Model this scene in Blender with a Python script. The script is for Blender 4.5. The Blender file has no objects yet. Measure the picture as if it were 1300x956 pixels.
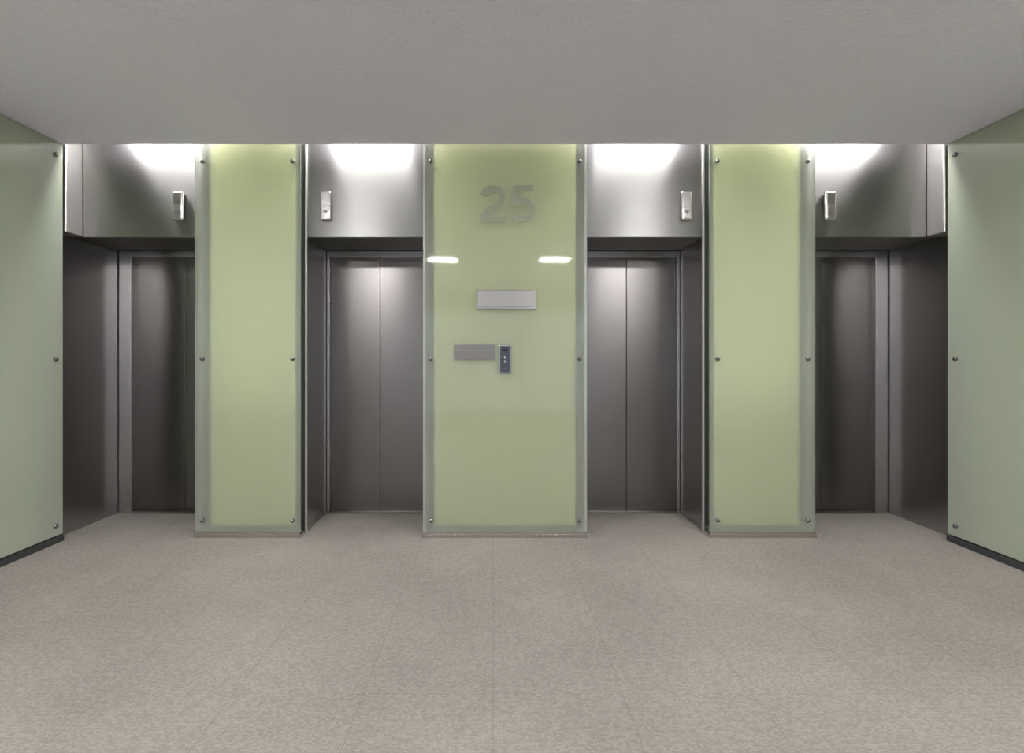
import bpy, math
from mathutils import Vector

S = bpy.context.scene
COL = S.collection
C = 0.10            # building centre line
YG = 3.965          # front of glass plane
YH = 4.08           # pier body / header plane
YD = 4.615          # door plane
ZC = 3.27           # ceiling
ZS = 3.78           # top of light slot
ZH = 2.55           # underside of headers
XS = 3.76           # half width to side walls

# ------------------------------------------------------------------ materials
def newmat(name):
    m = bpy.data.materials.new(name); m.use_nodes = True
    nt = m.node_tree; nt.nodes.clear()
    out = nt.nodes.new('ShaderNodeOutputMaterial')
    return m, nt, out

def principled(name, col, rough=0.5, metal=0.0, **kw):
    m, nt, out = newmat(name)
    p = nt.nodes.new('ShaderNodeBsdfPrincipled')
    p.inputs['Base Color'].default_value = (*col, 1)
    p.inputs['Roughness'].default_value = rough
    p.inputs['Metallic'].default_value = metal
    for k, v in kw.items():
        p.inputs[k].default_value = v
    nt.links.new(p.outputs[0], out.inputs[0])
    return m, nt, p

def steel(name, col, rough, aniso=0.75, var=0.004):
    m, nt, p = principled(name, col, rough, 1.0)
    p.inputs['Anisotropic'].default_value = aniso
    tc = nt.nodes.new('ShaderNodeTexCoord')
    mp = nt.nodes.new('ShaderNodeMapping')
    mp.inputs['Scale'].default_value = (1.5, 1.5, 200)
    n = nt.nodes.new('ShaderNodeTexNoise'); n.inputs['Scale'].default_value = 1.0
    n.inputs['Detail'].default_value = 2
    nt.links.new(tc.outputs['Object'], mp.inputs[0]); nt.links.new(mp.outputs[0], n.inputs['Vector'])
    mr = nt.nodes.new('ShaderNodeMapRange')
    mr.inputs[3].default_value = rough - var; mr.inputs[4].default_value = rough + var
    nt.links.new(n.outputs['Fac'], mr.inputs[0]); nt.links.new(mr.outputs[0], p.inputs['Roughness'])
    t = nt.nodes.new('ShaderNodeCombineXYZ'); t.inputs[0].default_value = 0.03; t.inputs[1].default_value = 0.10; t.inputs[2].default_value = 1.0
    nt.links.new(t.outputs[0], p.inputs['Tangent'])
    return m

M_DOOR = steel('brushed_steel_dark', (0.190, 0.180, 0.171), 0.30, 0.7, 0.001)
M_HEAD = steel('brushed_steel_header', (0.265, 0.26, 0.25), 0.40, 0.9)
M_REV = steel('brushed_steel_reveal', (0.49, 0.48, 0.475), 0.27, 0.75)
M_CORN = steel('brushed_steel_corner', (0.72, 0.71, 0.69), 0.45, 0.6)
M_TRIM = steel('brushed_steel_trim', (0.60, 0.58, 0.55), 0.20)
M_EDGE, _, _ = principled('bright_steel_edge', (0.62, 0.61, 0.59), 0.42, 0.65)
M_SIGN = steel('brushed_steel_sign', (0.47, 0.455, 0.425), 0.40, 0.5)
M_SIGND = steel('brushed_steel_sign_grey', (0.27, 0.26, 0.24), 0.40, 0.5)
M_DARK, _, _ = principled('dark_metal', (0.035, 0.035, 0.04), 0.4, 0.6)
M_EDGE_DARK, _, _ = principled('dark_green_grey_edge_band', (0.03, 0.038, 0.03), 0.6)
M_BOLT, _, _ = principled('bolt_metal', (0.24, 0.24, 0.25), 0.28, 1.0)
M_PLATE, _, _ = principled('call_plate_metal', (0.085, 0.095, 0.105), 0.35, 0.7)
M_SILV, _, _ = principled('satin_silver', (0.52, 0.51, 0.49), 0.25, 1.0)
M_LENS, _, _ = principled('lantern_lens', (0.42, 0.41, 0.39), 0.25, 0.8)
M_ARROW, _, _ = principled('arrow_ink', (0.14, 0.135, 0.13), 0.5)
M_NUM, _, _ = principled('number_vinyl', (0.365, 0.385, 0.285), 0.45)
M_RUB, _, _ = principled('dark_baseboard', (0.04, 0.042, 0.045), 0.45)

def noise_bump(nt, p, scale, strength, dist=0.002, detail=4):
    tc = nt.nodes.new('ShaderNodeTexCoord')
    n = nt.nodes.new('ShaderNodeTexNoise'); n.inputs['Scale'].default_value = scale
    n.inputs['Detail'].default_value = detail
    b = nt.nodes.new('ShaderNodeBump'); b.inputs['Strength'].default_value = strength
    b.inputs['Distance'].default_value = dist
    nt.links.new(tc.outputs['Object'], n.inputs['Vector'])
    nt.links.new(n.outputs['Fac'], b.inputs['Height']); nt.links.new(b.outputs[0], p.inputs['Normal'])

M_CEIL, nt, p = principled('ceiling_plaster', (0.865, 0.845, 0.925), 0.9); noise_bump(nt, p, 45, 1.0, 0.008)
M_WALL, nt, p = principled('wall_paint', (0.22, 0.22, 0.23), 0.8); noise_bump(nt, p, 60, 0.2)
M_SLOT, nt, p = principled('slot_white_paint', (0.75, 0.75, 0.73), 0.8); noise_bump(nt, p, 60, 0.2)

# green coating
M_GREEN, nt, p = principled('green_backing', (0.56, 0.67, 0.24), 0.75)
tc = nt.nodes.new('ShaderNodeTexCoord'); n = nt.nodes.new('ShaderNodeTexNoise')
n.inputs['Scale'].default_value = 1.3; n.inputs['Detail'].default_value = 5
cr = nt.nodes.new('ShaderNodeValToRGB')
cr.color_ramp.elements[0].position = 0.3; cr.color_ramp.elements[0].color = (0.82, 0.865, 0.45, 1)
cr.color_ramp.elements[1].position = 0.7; cr.color_ramp.elements[1].color = (0.90, 0.92, 0.53, 1)
nt.links.new(tc.outputs['Object'], n.inputs['Vector']); nt.links.new(n.outputs['Fac'], cr.inputs[0])
nt.links.new(cr.outputs[0], p.inputs['Base Color'])

# frosted glass
def glassmat(name, frost, dcol=(0.84, 0.90, 0.77)):
    m_, nt, out = newmat(name)
    tr = nt.nodes.new('ShaderNodeBsdfTransparent'); tr.inputs[0].default_value = (0.985, 0.995, 0.97, 1)
    rf = nt.nodes.new('ShaderNodeBsdfRefraction'); rf.inputs['Color'].default_value = (0.985, 0.995, 0.97, 1)
    rf.inputs['Roughness'].default_value = 0.30; rf.inputs['IOR'].default_value = 1.25
    df = nt.nodes.new('ShaderNodeBsdfDiffuse'); df.inputs['Color'].default_value = (*dcol, 1)
    tl = nt.nodes.new('ShaderNodeBsdfTranslucent'); tl.inputs['Color'].default_value = (0.88, 0.94, 0.79, 1)
    gl = nt.nodes.new('ShaderNodeBsdfGlossy'); gl.inputs['Roughness'].default_value = 0.04
    m1 = nt.nodes.new('ShaderNodeMixShader'); m1.inputs[0].default_value = 0.5
    m2 = nt.nodes.new('ShaderNodeMixShader'); m2.inputs[0].default_value = 0.35
    m3 = nt.nodes.new('ShaderNodeMixShader'); m3.inputs[0].default_value = frost
    m4 = nt.nodes.new('ShaderNodeMixShader')
    fr = nt.nodes.new('ShaderNodeFresnel'); fr.inputs[0].default_value = 1.5
    L = nt.links.new
    L(tr.outputs[0], m1.inputs[1]); L(rf.outputs[0], m1.inputs[2])
    L(df.outputs[0], m2.inputs[1]); L(tl.outputs[0], m2.inputs[2])
    L(m1.outputs[0], m3.inputs[1]); L(m2.outputs[0], m3.inputs[2])
    L(fr.outputs[0], m4.inputs[0]); L(m3.outputs[0], m4.inputs[1]); L(gl.outputs[0], m4.inputs[2])
    L(m4.outputs[0], out.inputs[0])
    return m_
M_GLASS = glassmat('frosted_green_glass', 0.26)
M_GLASS2 = glassmat('frosted_green_glass_dense', 0.55, (0.85, 0.93, 0.75))

# clear window glass
M_WIN, nt, out = newmat('window_glass')
tr = nt.nodes.new('ShaderNodeBsdfTransparent'); gl = nt.nodes.new('ShaderNodeBsdfGlossy'); gl.inputs['Roughness'].default_value = 0.02
mm = nt.nodes.new('ShaderNodeMixShader'); mm.inputs[0].default_value = 0.05
nt.links.new(tr.outputs[0], mm.inputs[1]); nt.links.new(gl.outputs[0], mm.inputs[2]); nt.links.new(mm.outputs[0], out.inputs[0])

# carpet tiles
M_CARPET, nt, p = principled('carpet_tiles', (0.3, 0.28, 0.25), 0.95)
p.inputs['Specular IOR Level'].default_value = 0.15
L = nt.links.new
geo = nt.nodes.new('ShaderNodeNewGeometry')
def vmath(op, a, b=None):
    v = nt.nodes.new('ShaderNodeVectorMath'); v.operation = op
    L(a, v.inputs[0])
    if b is not None: v.inputs[1].default_value = b
    return v
def math_(op, a, b=None, c=None):
    v = nt.nodes.new('ShaderNodeMath'); v.operation = op
    for i, s in enumerate((a, b, c)):
        if s is None: continue
        if isinstance(s, (int, float)): v.inputs[i].default_value = s
        else: L(s, v.inputs[i])
    return v.outputs[0]
TS = 0.58
sc = vmath('SCALE', geo.outputs['Position']); sc.inputs['Scale'].default_value = 1 / TS
off = vmath('ADD', sc.outputs[0], (0.0, 0.35, 0))
sep = nt.nodes.new('ShaderNodeSeparateXYZ'); L(off.outputs[0], sep.inputs[0])
def edge(s, w_):
    f = math_('FRACT', s); d = math_('ABSOLUTE', math_('SUBTRACT', f, 0.5))
    return math_('GREATER_THAN', d, 0.5 - w_)
seam = math_('MAXIMUM', math_('MULTIPLY', edge(sep.outputs[0], 0.0030), 0.28), math_('MULTIPLY', edge(sep.outputs[1], 0.0030), 0.07))
# zigzag weave: rows whose loops lean alternately
sp = nt.nodes.new('ShaderNodeSeparateXYZ'); L(geo.outputs['Position'], sp.inputs[0])
rowf = math_('MULTIPLY', sp.outputs[1], 125.0)
row = math_('FLOOR', rowf)
par = math_('MULTIPLY', math_('FRACT', math_('MULTIPLY', row, 0.5)), 2.0)
rnd_off = math_('MULTIPLY', par, 0.5)
colf = math_('ADD', math_('MULTIPLY', sp.outputs[0], 80.0), math_('ADD', rnd_off, math_('MULTIPLY', math_('FRACT', rowf), math_('SUBTRACT', par, 0.5))))
cmb = nt.nodes.new('ShaderNodeCombineXYZ'); L(math_('FLOOR', colf), cmb.inputs[0]); L(row, cmb.inputs[1])
wn = nt.nodes.new('ShaderNodeTexWhiteNoise'); wn.noise_dimensions = '2D'; L(cmb.outputs[0], wn.inputs['Vector'])
hx = math_('ABSOLUTE', math_('SUBTRACT', math_('FRACT', colf), 0.5))
hy = math_('ABSOLUTE', math_('SUBTRACT', math_('FRACT', rowf), 0.5))
hh = math_('SUBTRACT', 1.0, math_('MAXIMUM', hx, hy))
n2 = nt.nodes.new('ShaderNodeTexNoise'); n2.inputs['Scale'].default_value = 1.0; n2.inputs['Detail'].default_value = 3
L(geo.outputs['Position'], n2.inputs['Vector'])
v = math_('MULTIPLY', wn.outputs['Value'], 0.22)
v = math_('ADD', v, math_('MULTIPLY', n2.outputs['Fac'], 0.48))
v = math_('ADD', v, math_('MULTIPLY', math_('SUBTRACT', hh, 0.5), 0.36))
cr = nt.nodes.new('ShaderNodeValToRGB'); L(v, cr.inputs[0])
cr.color_ramp.elements[0].position = 0.1; cr.color_ramp.elements[0].color = (0.158, 0.142, 0.124, 1)
cr.color_ramp.elements[1].position = 0.9; cr.color_ramp.elements[1].color = (0.385, 0.352, 0.316, 1)
mx = nt.nodes.new('ShaderNodeMix'); mx.data_type = 'RGBA'
L(seam, mx.inputs[0]); L(cr.outputs[0], mx.inputs[6]); mx.inputs[7].default_value = (0.05, 0.045, 0.04, 1)
L(mx.outputs[2], p.inputs['Base Color'])
b = nt.nodes.new('ShaderNodeBump'); b.inputs['Strength'].default_value = 0.5; b.inputs['Distance'].default_value = 0.003
L(hh, b.inputs['Height']); L(b.outputs[0], p.inputs['Normal'])

def emat(name, col, s):
    m, nt, out = newmat(name)
    e = nt.nodes.new('ShaderNodeEmission'); e.inputs[0].default_value = (*col, 1); e.inputs[1].default_value = s
    nt.links.new(e.outputs[0], out.inputs[0]); return m
M_LAMP = emat('cove_lamp_glow', (1.0, 0.98, 0.97), 100)
M_LAMP2 = emat('added_pier_lamp_glow', (1.0, 0.98, 0.95), 4)
M_CLAMP = emat('ceiling_light_diffuser', (1.0, 0.98, 1.0), 64)
M_CLAMP2 = emat('added_light_diffuser_bright', (1.0, 0.98, 1.0), 138)  # for the added front pair

# ------------------------------------------------------------------ helpers
def link(o):
    COL.objects.link(o); return o

def meshobj(name, verts, faces, mats, fm=None, origin=None):
    me = bpy.data.meshes.new(name)
    if origin is None:
        origin = Vector((sum(v[0] for v in verts), sum(v[1] for v in verts), sum(v[2] for v in verts))) / len(verts)
    origin = Vector(origin)
    me.from_pydata([Vector(v) - origin for v in verts], [], faces)
    for m in (mats if isinstance(mats, (list, tuple)) else [mats]): me.materials.append(m)
    if fm:
        for i, k in enumerate(fm): me.polygons[i].material_index = k
    me.update()
    o = bpy.data.objects.new(name, me); o.location = origin
    return link(o)

BF = [(0,3,2,1),(4,5,6,7),(0,1,5,4),(1,2,6,5),(2,3,7,6),(3,0,4,7)]
def boxes(name, bl, mat, bevel=0.0, segs=2):
    V, F, FM = [], [], []
    mats = mat if isinstance(mat, (list, tuple)) else [mat]
    for q in bl:
        x0,x1,y0,y1,z0,z1 = q[:6]; k = q[6] if len(q) > 6 else 0
        x0, x1 = min(x0, x1), max(x0, x1)
        n = len(V)
        V += [(x0,y0,z0),(x1,y0,z0),(x1,y1,z0),(x0,y1,z0),(x0,y0,z1),(x1,y0,z1),(x1,y1,z1),(x0,y1,z1)]
        F += [tuple(i+n for i in f) for f in BF]; FM += [k]*6
    o = meshobj(name, V, F, mats, FM)
    if bevel:
        md = o.modifiers.new('bevel', 'BEVEL'); md.width = bevel; md.segments = segs; md.limit_method = 'ANGLE'
    return o
def box(name, x0,x1,y0,y1,z0,z1, mat, bevel=0.0, segs=2):
    return boxes(name, [(min(x0,x1),max(x0,x1),min(y0,y1),max(y0,y1),min(z0,z1),max(z0,z1))], mat, bevel, segs)

def empty(name, loc, label, cat, group=None):
    o = bpy.data.objects.new(name, None); o.location = loc; o.empty_display_size = 0.1
    link(o); o['label'] = label; o['category'] = cat
    if group: o['group'] = group
    return o
def parent(ch, pa):
    ch.parent = pa
    ch.location = Vector(ch.location) - Vector(pa.location)
    return ch
def struct(o, label, cat='wall'):
    o['kind'] = 'structure'; o['label'] = label; o['category'] = cat; return o

def lathe(name, prof, loc, axis, mat, n=24):
    V, F = [], []
    ax = Vector(axis).normalized()
    u = ax.orthogonal().normalized(); w = ax.cross(u)
    for r, t in prof:
        for i in range(n):
            a = 2*math.pi*i/n
            V.append(Vector(loc) + ax*t + (u*math.cos(a) + w*math.sin(a))*r)
    for j in range(len(prof)-1):
        for i in range(n):
            F.append((j*n+i, j*n+(i+1)%n, (j+1)*n+(i+1)%n, (j+1)*n+i))
    F.append(tuple(range(n))[::-1]); F.append(tuple((len(prof)-1)*n+i for i in range(n)))
    o = meshobj(name, V, F, mat, origin=loc)
    for pl in o.data.polygons: pl.use_smooth = len(pl.vertices) == 4
    return o

# ------------------------------------------------------------------ room shell
X0, X1 = C - XS, C + XS
YB = -4.2
struct(box('floor', X0-0.2, X1+0.2, YB-0.2, YD+0.25, -0.1, 0.0, M_CARPET), 'beige grey woven carpet tile floor with fine seams', 'floor')
struct(box('ceiling', X0-0.2, X1+0.2, YB-0.2, 3.90, ZC, ZS+0.1, M_CEIL), 'flat grey textured plaster ceiling with a lighting slot at its edge', 'ceiling')
struct(box('ceiling_slot', X0-0.2, X1+0.2, 3.902, YH+0.2, ZS, ZS+0.1, M_SLOT), 'white painted top of the ceiling lighting slot', 'ceiling')
struct(box('wall_left', X0-0.15, X0, YB, YD+0.1, 0.0, ZC-0.001, M_WALL), 'painted side wall of the lift lobby', 'wall')
struct(box('wall_right', X1, X1+0.15, YB, YD+0.1, 0.0, ZC-0.001, M_WALL), 'painted side wall of the lift lobby', 'wall')
WX0, WX1, WZ0, WZ1 = C-3.3, C+3.3, 0.12, 2.75
struct(boxes('wall_back', [(X0-0.15, X1+0.15, YB-0.15, YB-0.002, 0.0, WZ0), (X0-0.15, X1+0.15, YB-0.15, YB-0.002, WZ1, ZC-0.001),
        (X0-0.15, WX0, YB-0.15, YB-0.002, WZ0, WZ1), (WX1, X1+0.15, YB-0.15, YB-0.002, WZ0, WZ1)], M_WALL), 'painted grey wall with an added wide window facing the lifts', 'wall')
fb = [(WX0, WX1, YB-0.10, YB-0.04, WZ0, WZ0+0.05), (WX0, WX1, YB-0.10, YB-0.04, WZ1-0.05, WZ1)]
for i in range(6):
    xx = WX0 + (WX1-WX0-0.05)*i/5; fb.append((xx, xx+0.05, YB-0.10, YB-0.04, WZ0+0.05, WZ1-0.05))
fb.append((WX0+0.05, WX1-0.05, YB-0.073, YB-0.067, WZ0+0.05, WZ1-0.05, 1))
struct(boxes('added_window_1', fb, [M_DARK, M_WIN]), 'unseen wide window with dark metal mullions, added for daylight', 'window')  # unseen window added to light the ceiling and tint the door reflections
struct(box('wall_front', X0-0.15, X1+0.15, YD+0.12, YD+0.24, 0.0, ZS, M_WALL), 'shaft wall behind the lift doors', 'wall')

PIERS = [(-2.60, -1.72), (-0.685, 0.685), (1.72, 2.60)]
tn = 5
for i, (a, b_) in enumerate(PIERS):
    struct(box('wall_pier', C+a, C+b_, YH, YD+0.11, 0.0, ZS-0.002, M_REV, 0.003), 'steel clad pier between two lift openings', 'wall')
    for (e0, e1) in ((a-0.018, a-0.0005), (b_+0.0005, b_+0.018)):
        struct(box('trim_%d' % tn, C+e0, C+e1, YH-0.016, YH+0.0015, 0.0, ZS-0.002, M_EDGE, 0.003), 'thin bright steel edge strip on the pier corner', 'trim'); tn += 1

OPEN = [(-XS, -2.60), (-1.72, -0.685), (0.685, 1.72), (2.60, XS)]
for i, (a, b_) in enumerate(OPEN):
    o = box('wall_header', C+a+0.002, C+b_-0.002, YH+0.002, YD-0.03, ZH, ZS-0.002, M_HEAD, 0.004)
    struct(o, 'brushed stainless steel header panel above the lift doors', 'wall')
for k, s in enumerate((-1, 1)):
    o = box('trim_%d' % (1+k), C+s*3.64, C+s*(XS-0.001), 3.915, YH+0.001, ZH, ZS-0.002, M_CORN, 0.012, 4)
    struct(o, 'brushed steel return panel in the corner beside the header', 'trim')
    o = box('trim_%d' % (3+k), C+s*(XS-0.014), C+s*(XS-0.001), 3.90, YD-0.03, 0.0, ZH-0.002, M_REV, 0.003)
    struct(o, 'dark brushed steel cladding on the side of the lift recess', 'trim')

# ------------------------------------------------------------------ elevator doors
DOORS = [(-3.62, -2.64, -3.13, -3.744, -2.602), (-1.69, -0.735, -1.21, -1.718, -0.687),
         (0.735, 1.69, 1.21, 0.687, 1.718), (2.64, 3.62, 3.13, 2.602, 3.744)]
for (a, b_, mid, fa, fb) in DOORS:
    e = empty('elevator_door', (C+mid, YD, 0), 'two leaf brushed dark stainless steel lift door in a deep steel recess', 'elevator door', 'lift doors of the lobby')
    ZT = 2.49
    for (u, w_) in ((a-0.02, mid-0.002), (mid+0.002, b_+0.02)):
        pnl = box('door_panel', C+u, C+w_, YD+0.03, YD+0.065, 0.012, ZT+0.02, M_DOOR, 0.003); parent(pnl, e)
    fr_ = boxes('door_frame', [(C+fa, C+a, YD-0.02, YD+0.10, 0.0, ZH-0.003), (C+b_, C+fb, YD-0.02, YD+0.10, 0.0, ZH-0.003),
                               (C+a, C+b_, YD-0.02, YD+0.10, ZT, ZH-0.003)], M_REV, 0.004); parent(fr_, e)
    sl = boxes('door_sill', [(C+a, C+b_, YD-0.02+0.03*i, YD-0.02+0.03*i+0.026, 0.0005, 0.010) for i in range(4)], M_DOOR, 0.002)
    parent(sl, e)

# ------------------------------------------------------------------ glass panels
BOLT = [(0.010, 0.10), (0.010, 0.004), (0.017, 0.003), (0.017, -0.012), (0.013, -0.018), (0.005, -0.021)]
def add_bolts(e, pts, axis):
    first = None
    for pnt in pts:
        if first is None:
            first = lathe('bolt', BOLT, pnt, axis, M_BOLT); parent(first, e)
            first['label'] = 'round metal standoff bolt'
        else:
            o = first.copy(); link(o); o.parent = e; o.location = Vector(pnt) - Vector(e.location)
ZG0, ZG1 = 0.046, 3.36
for (a, b_), lab in zip(PIERS, ('tall frosted green glass panel on a narrow pier', 'wide frosted green glass panel carrying the floor number and signs', 'tall frosted green glass panel on a narrow pier')):
    ga, gb = C+a-0.004, C+b_+0.004
    e = empty('glass_panel', ((ga+gb)/2, YG, 0), lab, 'glass panel', 'green glass panels on the lift piers')
    g = box('glass_sheet', ga, gb, YG, YG+0.016, ZG0, ZG1, M_GLASS, 0.0015, 1); parent(g, e)
    sf = box('edge_dark_board', C+a+0.004, C+b_-0.004, YH-0.010, YH-0.0005, 0.06, ZG1, M_EDGE_DARK, 0.001); parent(sf, e)  # dark board added to deepen the dark bands at the glass edges
    sf['label'] = 'dark board added to darken the bands behind the glass edges'
    bk = box('green_backing', C+a+0.080, C+b_-0.080, YH-0.028, YH-0.0105, 0.07, ZG1, M_GREEN, 0.002); parent(bk, e)
    bk['label'] = 'yellow green backing board behind the glass'
    rail = boxes('base_rail', [(ga-0.008, gb+0.008, YG-0.010, YH-0.017, 0.0, 0.030), (ga, gb, YG-0.010, YG-0.002, 0.030, 0.052), (ga, gb, YG+0.018, YG+0.028, 0.030, 0.052)], M_TRIM, 0.002)
    parent(rail, e); rail['label'] = 'polished steel base rail'
    add_bolts(e, [(x, YG, z) for z in (3.155, 1.50, 0.145) for x in (ga+0.066, gb-0.066)], (0, 1, 0))

for s, lab in ((-1, 'large frosted green glass panel covering the side wall'), (1, 'large frosted green glass panel covering the side wall')):
    gx = C + s*3.65
    e = empty('glass_panel', (gx, 2.0, 0), lab, 'glass panel', 'green glass panels on the side walls')
    y0, y1 = -1.0, 3.90
    g = box('glass_sheet', gx, gx+s*0.012, y0, y1, 0.06, ZC-0.004, M_GLASS2, 0.0015, 1); parent(g, e)
    sf = box('edge_dark_board', C+s*(XS-0.008), C+s*(XS-0.0005), y1-0.32, y1-0.001, 0.07, ZC-0.006, M_EDGE_DARK, 0.001); parent(sf, e)  # same added darkening behind the end of the side glass
    sf['label'] = 'dark board added to darken the band behind the glass edge'
    bk = box('green_backing', C+s*(XS-0.025), C+s*(XS-0.0085), y0+0.05, y1-0.20, 0.07, ZC-0.006, M_GREEN, 0.002); parent(bk, e)
    bk['label'] = 'yellow green backing board behind the glass'
    rl = box('base_rail', gx-s*0.010, C+s*(XS-0.026), y0, y1, 0.0, 0.046, M_RUB, 0.003); parent(rl, e)
    rl['label'] = 'dark metal base rail'
    add_bolts(e, [(gx, y, z) for z in (3.155, 1.50, 0.145) for y in (y1-0.07, 1.45, y0+0.07)], (s, 0, 0))

# ------------------------------------------------------------------ floor number 25
NV, NF = [], []
def strip(pts, wd, y0, y1):
    n0 = len(NV); m = len(pts)
    for i, (px_, pz_) in enumerate(pts):
        a = pts[max(i-1, 0)]; b = pts[min(i+1, m-1)]
        t = Vector((b[0]-a[0], b[1]-a[1])).normalized(); nn = Vector((-t.y, t.x))*wd/2
        for sg in (1, -1):
            for yy in (y0, y1):
                NV.append((px_+nn.x*sg, yy, pz_+nn.y*sg))
    for i in range(m-1):
        k = n0+4*i
        NF.extend([(k, k+2, k+6, k+4), (k+1, k+5, k+7, k+3), (k, k+4, k+5, k+1), (k+2, k+3, k+7, k+6)])
    NF.append((n0, n0+1, n0+3, n0+2)); k = n0+4*(m-1); NF.append((k, k+2, k+3, k+1))
ST = 0.054
def arc(cx, cz, rx, rz, a0, a1, n=22):
    return [(cx+rx*math.cos(math.radians(a0+(a1-a0)*i/n)), cz+rz*math.sin(math.radians(a0+(a1-a0)*i/n))) for i in range(n+1)]
ox = 0.12 - 0.232; oz = 2.80 - 0.155
two = arc(0.108, 0.213, 0.079, 0.070, 172, -30, 24)
x_, z_ = two[-1]
P1, P2, P3 = Vector((x_, z_)), Vector((0.155, 0.115)), Vector((0.035, 0.095))
P4 = Vector((0.030, 0.030))
for i in range(1, 15):
    t = i/14; q = (1-t)**3*P1 + 3*(1-t)**2*t*P2 + 3*(1-t)*t*t*P3 + t**3*P4; two.append((q.x, q.y))
strip([(a+ox, b+oz) for a, b in two], ST, YG-0.0040, YG-0.0005)
strip([(ox+0.003, oz+0.025), (ox+0.216, oz+0.025)], 0.050, YG-0.0042, YG-0.0005)
o5 = ox+0.247
strip([(o5+0.036, oz+0.285), (o5+0.200, oz+0.285)], 0.050, YG-0.0042, YG-0.0005)
strip([(o5+0.060, oz+0.300), (o5+0.036, oz+0.140)], 0.050, YG-0.0040, YG-0.0005)
strip([(a+o5, b+oz) for a, b in arc(0.106, 0.103, 0.083, 0.078, 150, -168, 34)], ST, YG-0.0044, YG-0.0005)
num = meshobj('floor_number_sign', NV, NF, M_NUM)
num['label'] = 'large grey green numerals reading 25 on green glass'; num['category'] = 'floor number'

def plate(cx, cz, w, h, lab, split):
    e = empty('sign_plate', (cx, YG, cz-h/2), lab, 'sign')
    b1 = box('sign_body', cx-w/2, cx+w/2, YG-0.014, YG-0.001, cz-h/2, cz+h/2, M_TRIM, 0.002); parent(b1, e)
    if split:
        p1 = box('sign_face', cx-w/2+0.003, cx+w/2-0.003, YG-0.019, YG-0.0142, cz+0.015, cz+h/2-0.003, M_SIGND, 0.001); parent(p1, e)
        p2 = box('sign_face', cx-w/2+0.003, cx+w/2-0.003, YG-0.019, YG-0.0142, cz-h/2+0.003, cz+0.011, M_SIGND, 0.001); parent(p2, e)
    else:
        p1 = box('sign_face', cx-w/2+0.007, cx+w/2-0.007, YG-0.019, YG-0.0142, cz-h/2+0.020, cz+h/2-0.007, M_SIGN, 0.001); parent(p1, e)
plate(0.113, 1.995, 0.49, 0.160, 'blank brushed steel sign plate on green glass', False)
plate(-0.155, 1.555, 0.345, 0.130, 'small brushed steel sign plate split by a horizontal groove', True)

def arrow(name, cx, y, cz, w, up, mat):
    d = 1 if up else -1
    V = []
    pts = [(-w/2, -d*w*0.3), (w/2, -d*w*0.3), (0, d*w*0.5)]
    for yy in (y, y-0.0015):
        V += [(cx+a, yy, cz+b) for a, b in pts]
    F = [(0,1,2),(3,5,4),(0,3,4,1),(1,4,5,2),(2,5,3,0)]
    return meshobj(name, V, F, mat)

cx, cz = 0.100, 1.497
e = empty('elevator_call_panel', (cx, YG, cz-0.12), 'slim dark metal call panel with two round buttons', 'call panel')
parent(box('panel_housing', cx-0.053, cx+0.053, YG-0.016, YG-0.001, cz-0.122, cz+0.122, M_SILV, 0.006, 3), e)
parent(box('panel_face', cx-0.042, cx+0.042, YG-0.020, YG-0.0162, cz-0.111, cz+0.111, M_PLATE, 0.002), e)
for dz, up in ((0.012, True), (-0.022, False)):
    bt = lathe('call_button', [(0.011, 0), (0.011, -0.004), (0.009, -0.006)], (cx, YG-0.0202, cz+dz), (0, 1, 0), M_SILV); parent(bt, e)
    ar = arrow('button_arrow', 0, -0.0062, 0, 0.009, up, M_ARROW); ar.parent = bt
parent(lathe('key_switch', [(0.006, 0), (0.006, -0.003)], (cx, YG-0.0202, cz-0.082), (0, 1, 0), M_BOLT), e)
parent(box('indicator_window', cx-0.022, cx+0.022, YG-0.0215, YG-0.0202, cz+0.065, cz+0.090, M_DARK, 0.001), e)

for lx in (-2.805, -1.535, 1.560, 2.795):
    x = C + lx; z = 2.812; y = YH+0.0015
    e = empty('hall_lantern', (x, y, z-0.125), 'small silver hall lantern with a down arrow on the steel header', 'hall lantern', 'hall lanterns above the lift doors')
    parent(box('lantern_housing', x-0.048, x+0.048, y-0.036, y+0.0005, z-0.125, z+0.125, M_SILV, 0.017, 5), e)
    parent(box('lantern_lens', x-0.030, x+0.030, y-0.0395, y-0.0358, z-0.105, z+0.010, M_LENS, 0.0018), e)
    parent(arrow('lantern_arrow', x, y-0.0396, z-0.055, 0.040, False, M_ARROW), e)

# ------------------------------------------------------------------ lamps
for lx, w in ((-2.98, 0.74), (-1.20, 0.70), (1.20, 0.70), (2.98, 0.74)):
    x = C + lx
    e = empty('cove_light', (x, 3.96, ZS), 'linear fluorescent lamp recessed in the ceiling slot above a lift', 'light fixture', 'slot lamps above the lifts')
    parent(box('lamp_housing', x-w/2-0.02, x+w/2+0.02, 3.915, 4.005, 3.53, ZS-0.002, M_SLOT, 0.003), e)
    parent(box('lamp_tube', x-w/2, x+w/2, 3.925, 3.995, 3.485, 3.528, M_LAMP, 0.012, 3), e)
for lx, w in ((-2.16, 0.70), (0.0, 1.15), (2.16, 0.70)):  # weak strips added above the piers to backlight the glass
    x = C + lx
    e = empty('cove_light', (x, 4.02, ZS), 'linear lamp added in the ceiling slot to backlight a green glass pier', 'light fixture', 'added lamps above the glass piers')
    parent(box('lamp_housing', x-w/2-0.02, x+w/2+0.02, 3.985, 4.048, 3.53, ZS-0.002, M_SLOT, 0.003), e)
    parent(box('lamp_tube', x-w/2, x+w/2, 3.995, 4.040, 3.495, 3.528, M_LAMP2, 0.010, 3), e)
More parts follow.
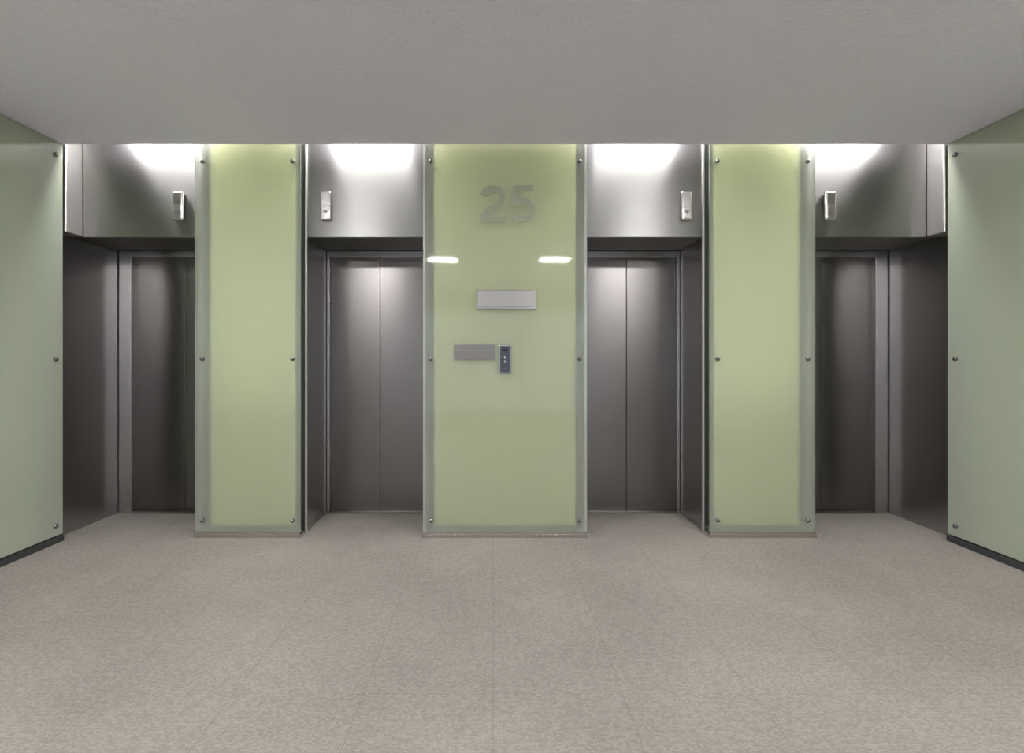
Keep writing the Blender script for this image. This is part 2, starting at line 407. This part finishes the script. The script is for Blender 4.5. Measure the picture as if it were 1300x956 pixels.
for cx_, cy_, mt in ((-2.90, -0.46, M_CLAMP), (-0.90, -0.46, M_CLAMP), (1.10, -0.46, M_CLAMP), (3.10, -0.46, M_CLAMP), (-1.85, 1.55, M_CLAMP2), (2.05, 1.55, M_CLAMP2)):  # bright front pair is added, out of view, to brighten panels and side walls
    e = empty('ceiling_light', (cx_, cy_, ZC), 'square recessed ceiling light with white diffuser, bright front pair added', 'ceiling light', 'square ceiling lights')
    h = 0.22
    parent(boxes('light_frame', [(cx_-0.29, cx_+0.29, cy_-h, cy_-h+0.03, ZC-0.012, ZC-0.001), (cx_-0.29, cx_+0.29, cy_+h-0.03, cy_+h, ZC-0.012, ZC-0.001),
            (cx_-0.29, cx_-0.26, cy_-h+0.03, cy_+h-0.03, ZC-0.012, ZC-0.001), (cx_+0.26, cx_+0.29, cy_-h+0.03, cy_+h-0.03, ZC-0.012, ZC-0.001)], M_SLOT, 0.002), e)
    parent(box('light_diffuser', cx_-0.258, cx_+0.258, cy_-h+0.032, cy_+h-0.032, ZC-0.009, ZC-0.001, mt), e)

# daylight portal at the added window
ld = bpy.data.lights.new('window_portal', 'AREA'); ld.shape = 'RECTANGLE'; ld.size = WX1-WX0; ld.size_y = WZ1-WZ0
ld.cycles.is_portal = True
lo = bpy.data.objects.new('window_portal', ld); link(lo); lo.location = (C, YB-0.12, (WZ0+WZ1)/2)
lo.rotation_euler = (math.radians(90), 0, 0)

# ------------------------------------------------------------------ world + camera
w = bpy.data.worlds.new('World'); S.world = w; w.use_nodes = True
w.node_tree.nodes['Background'].inputs[0].default_value = (0.84, 0.88, 1.0, 1)
w.node_tree.nodes['Background'].inputs[1].default_value = 1.2

cam = bpy.data.cameras.new('camera'); co = bpy.data.objects.new('camera', cam); link(co)
co.location = (0, 0, 1.5); co.rotation_euler = (math.radians(90), 0, 0)
cam.sensor_width = 36; cam.sensor_fit = 'HORIZONTAL'; cam.lens = 36*600/1300
cam.shift_x = 24/1300; cam.shift_y = -22.5/1300
cam.clip_start = 0.02
S.camera = co
S.view_settings.view_transform = 'Standard'
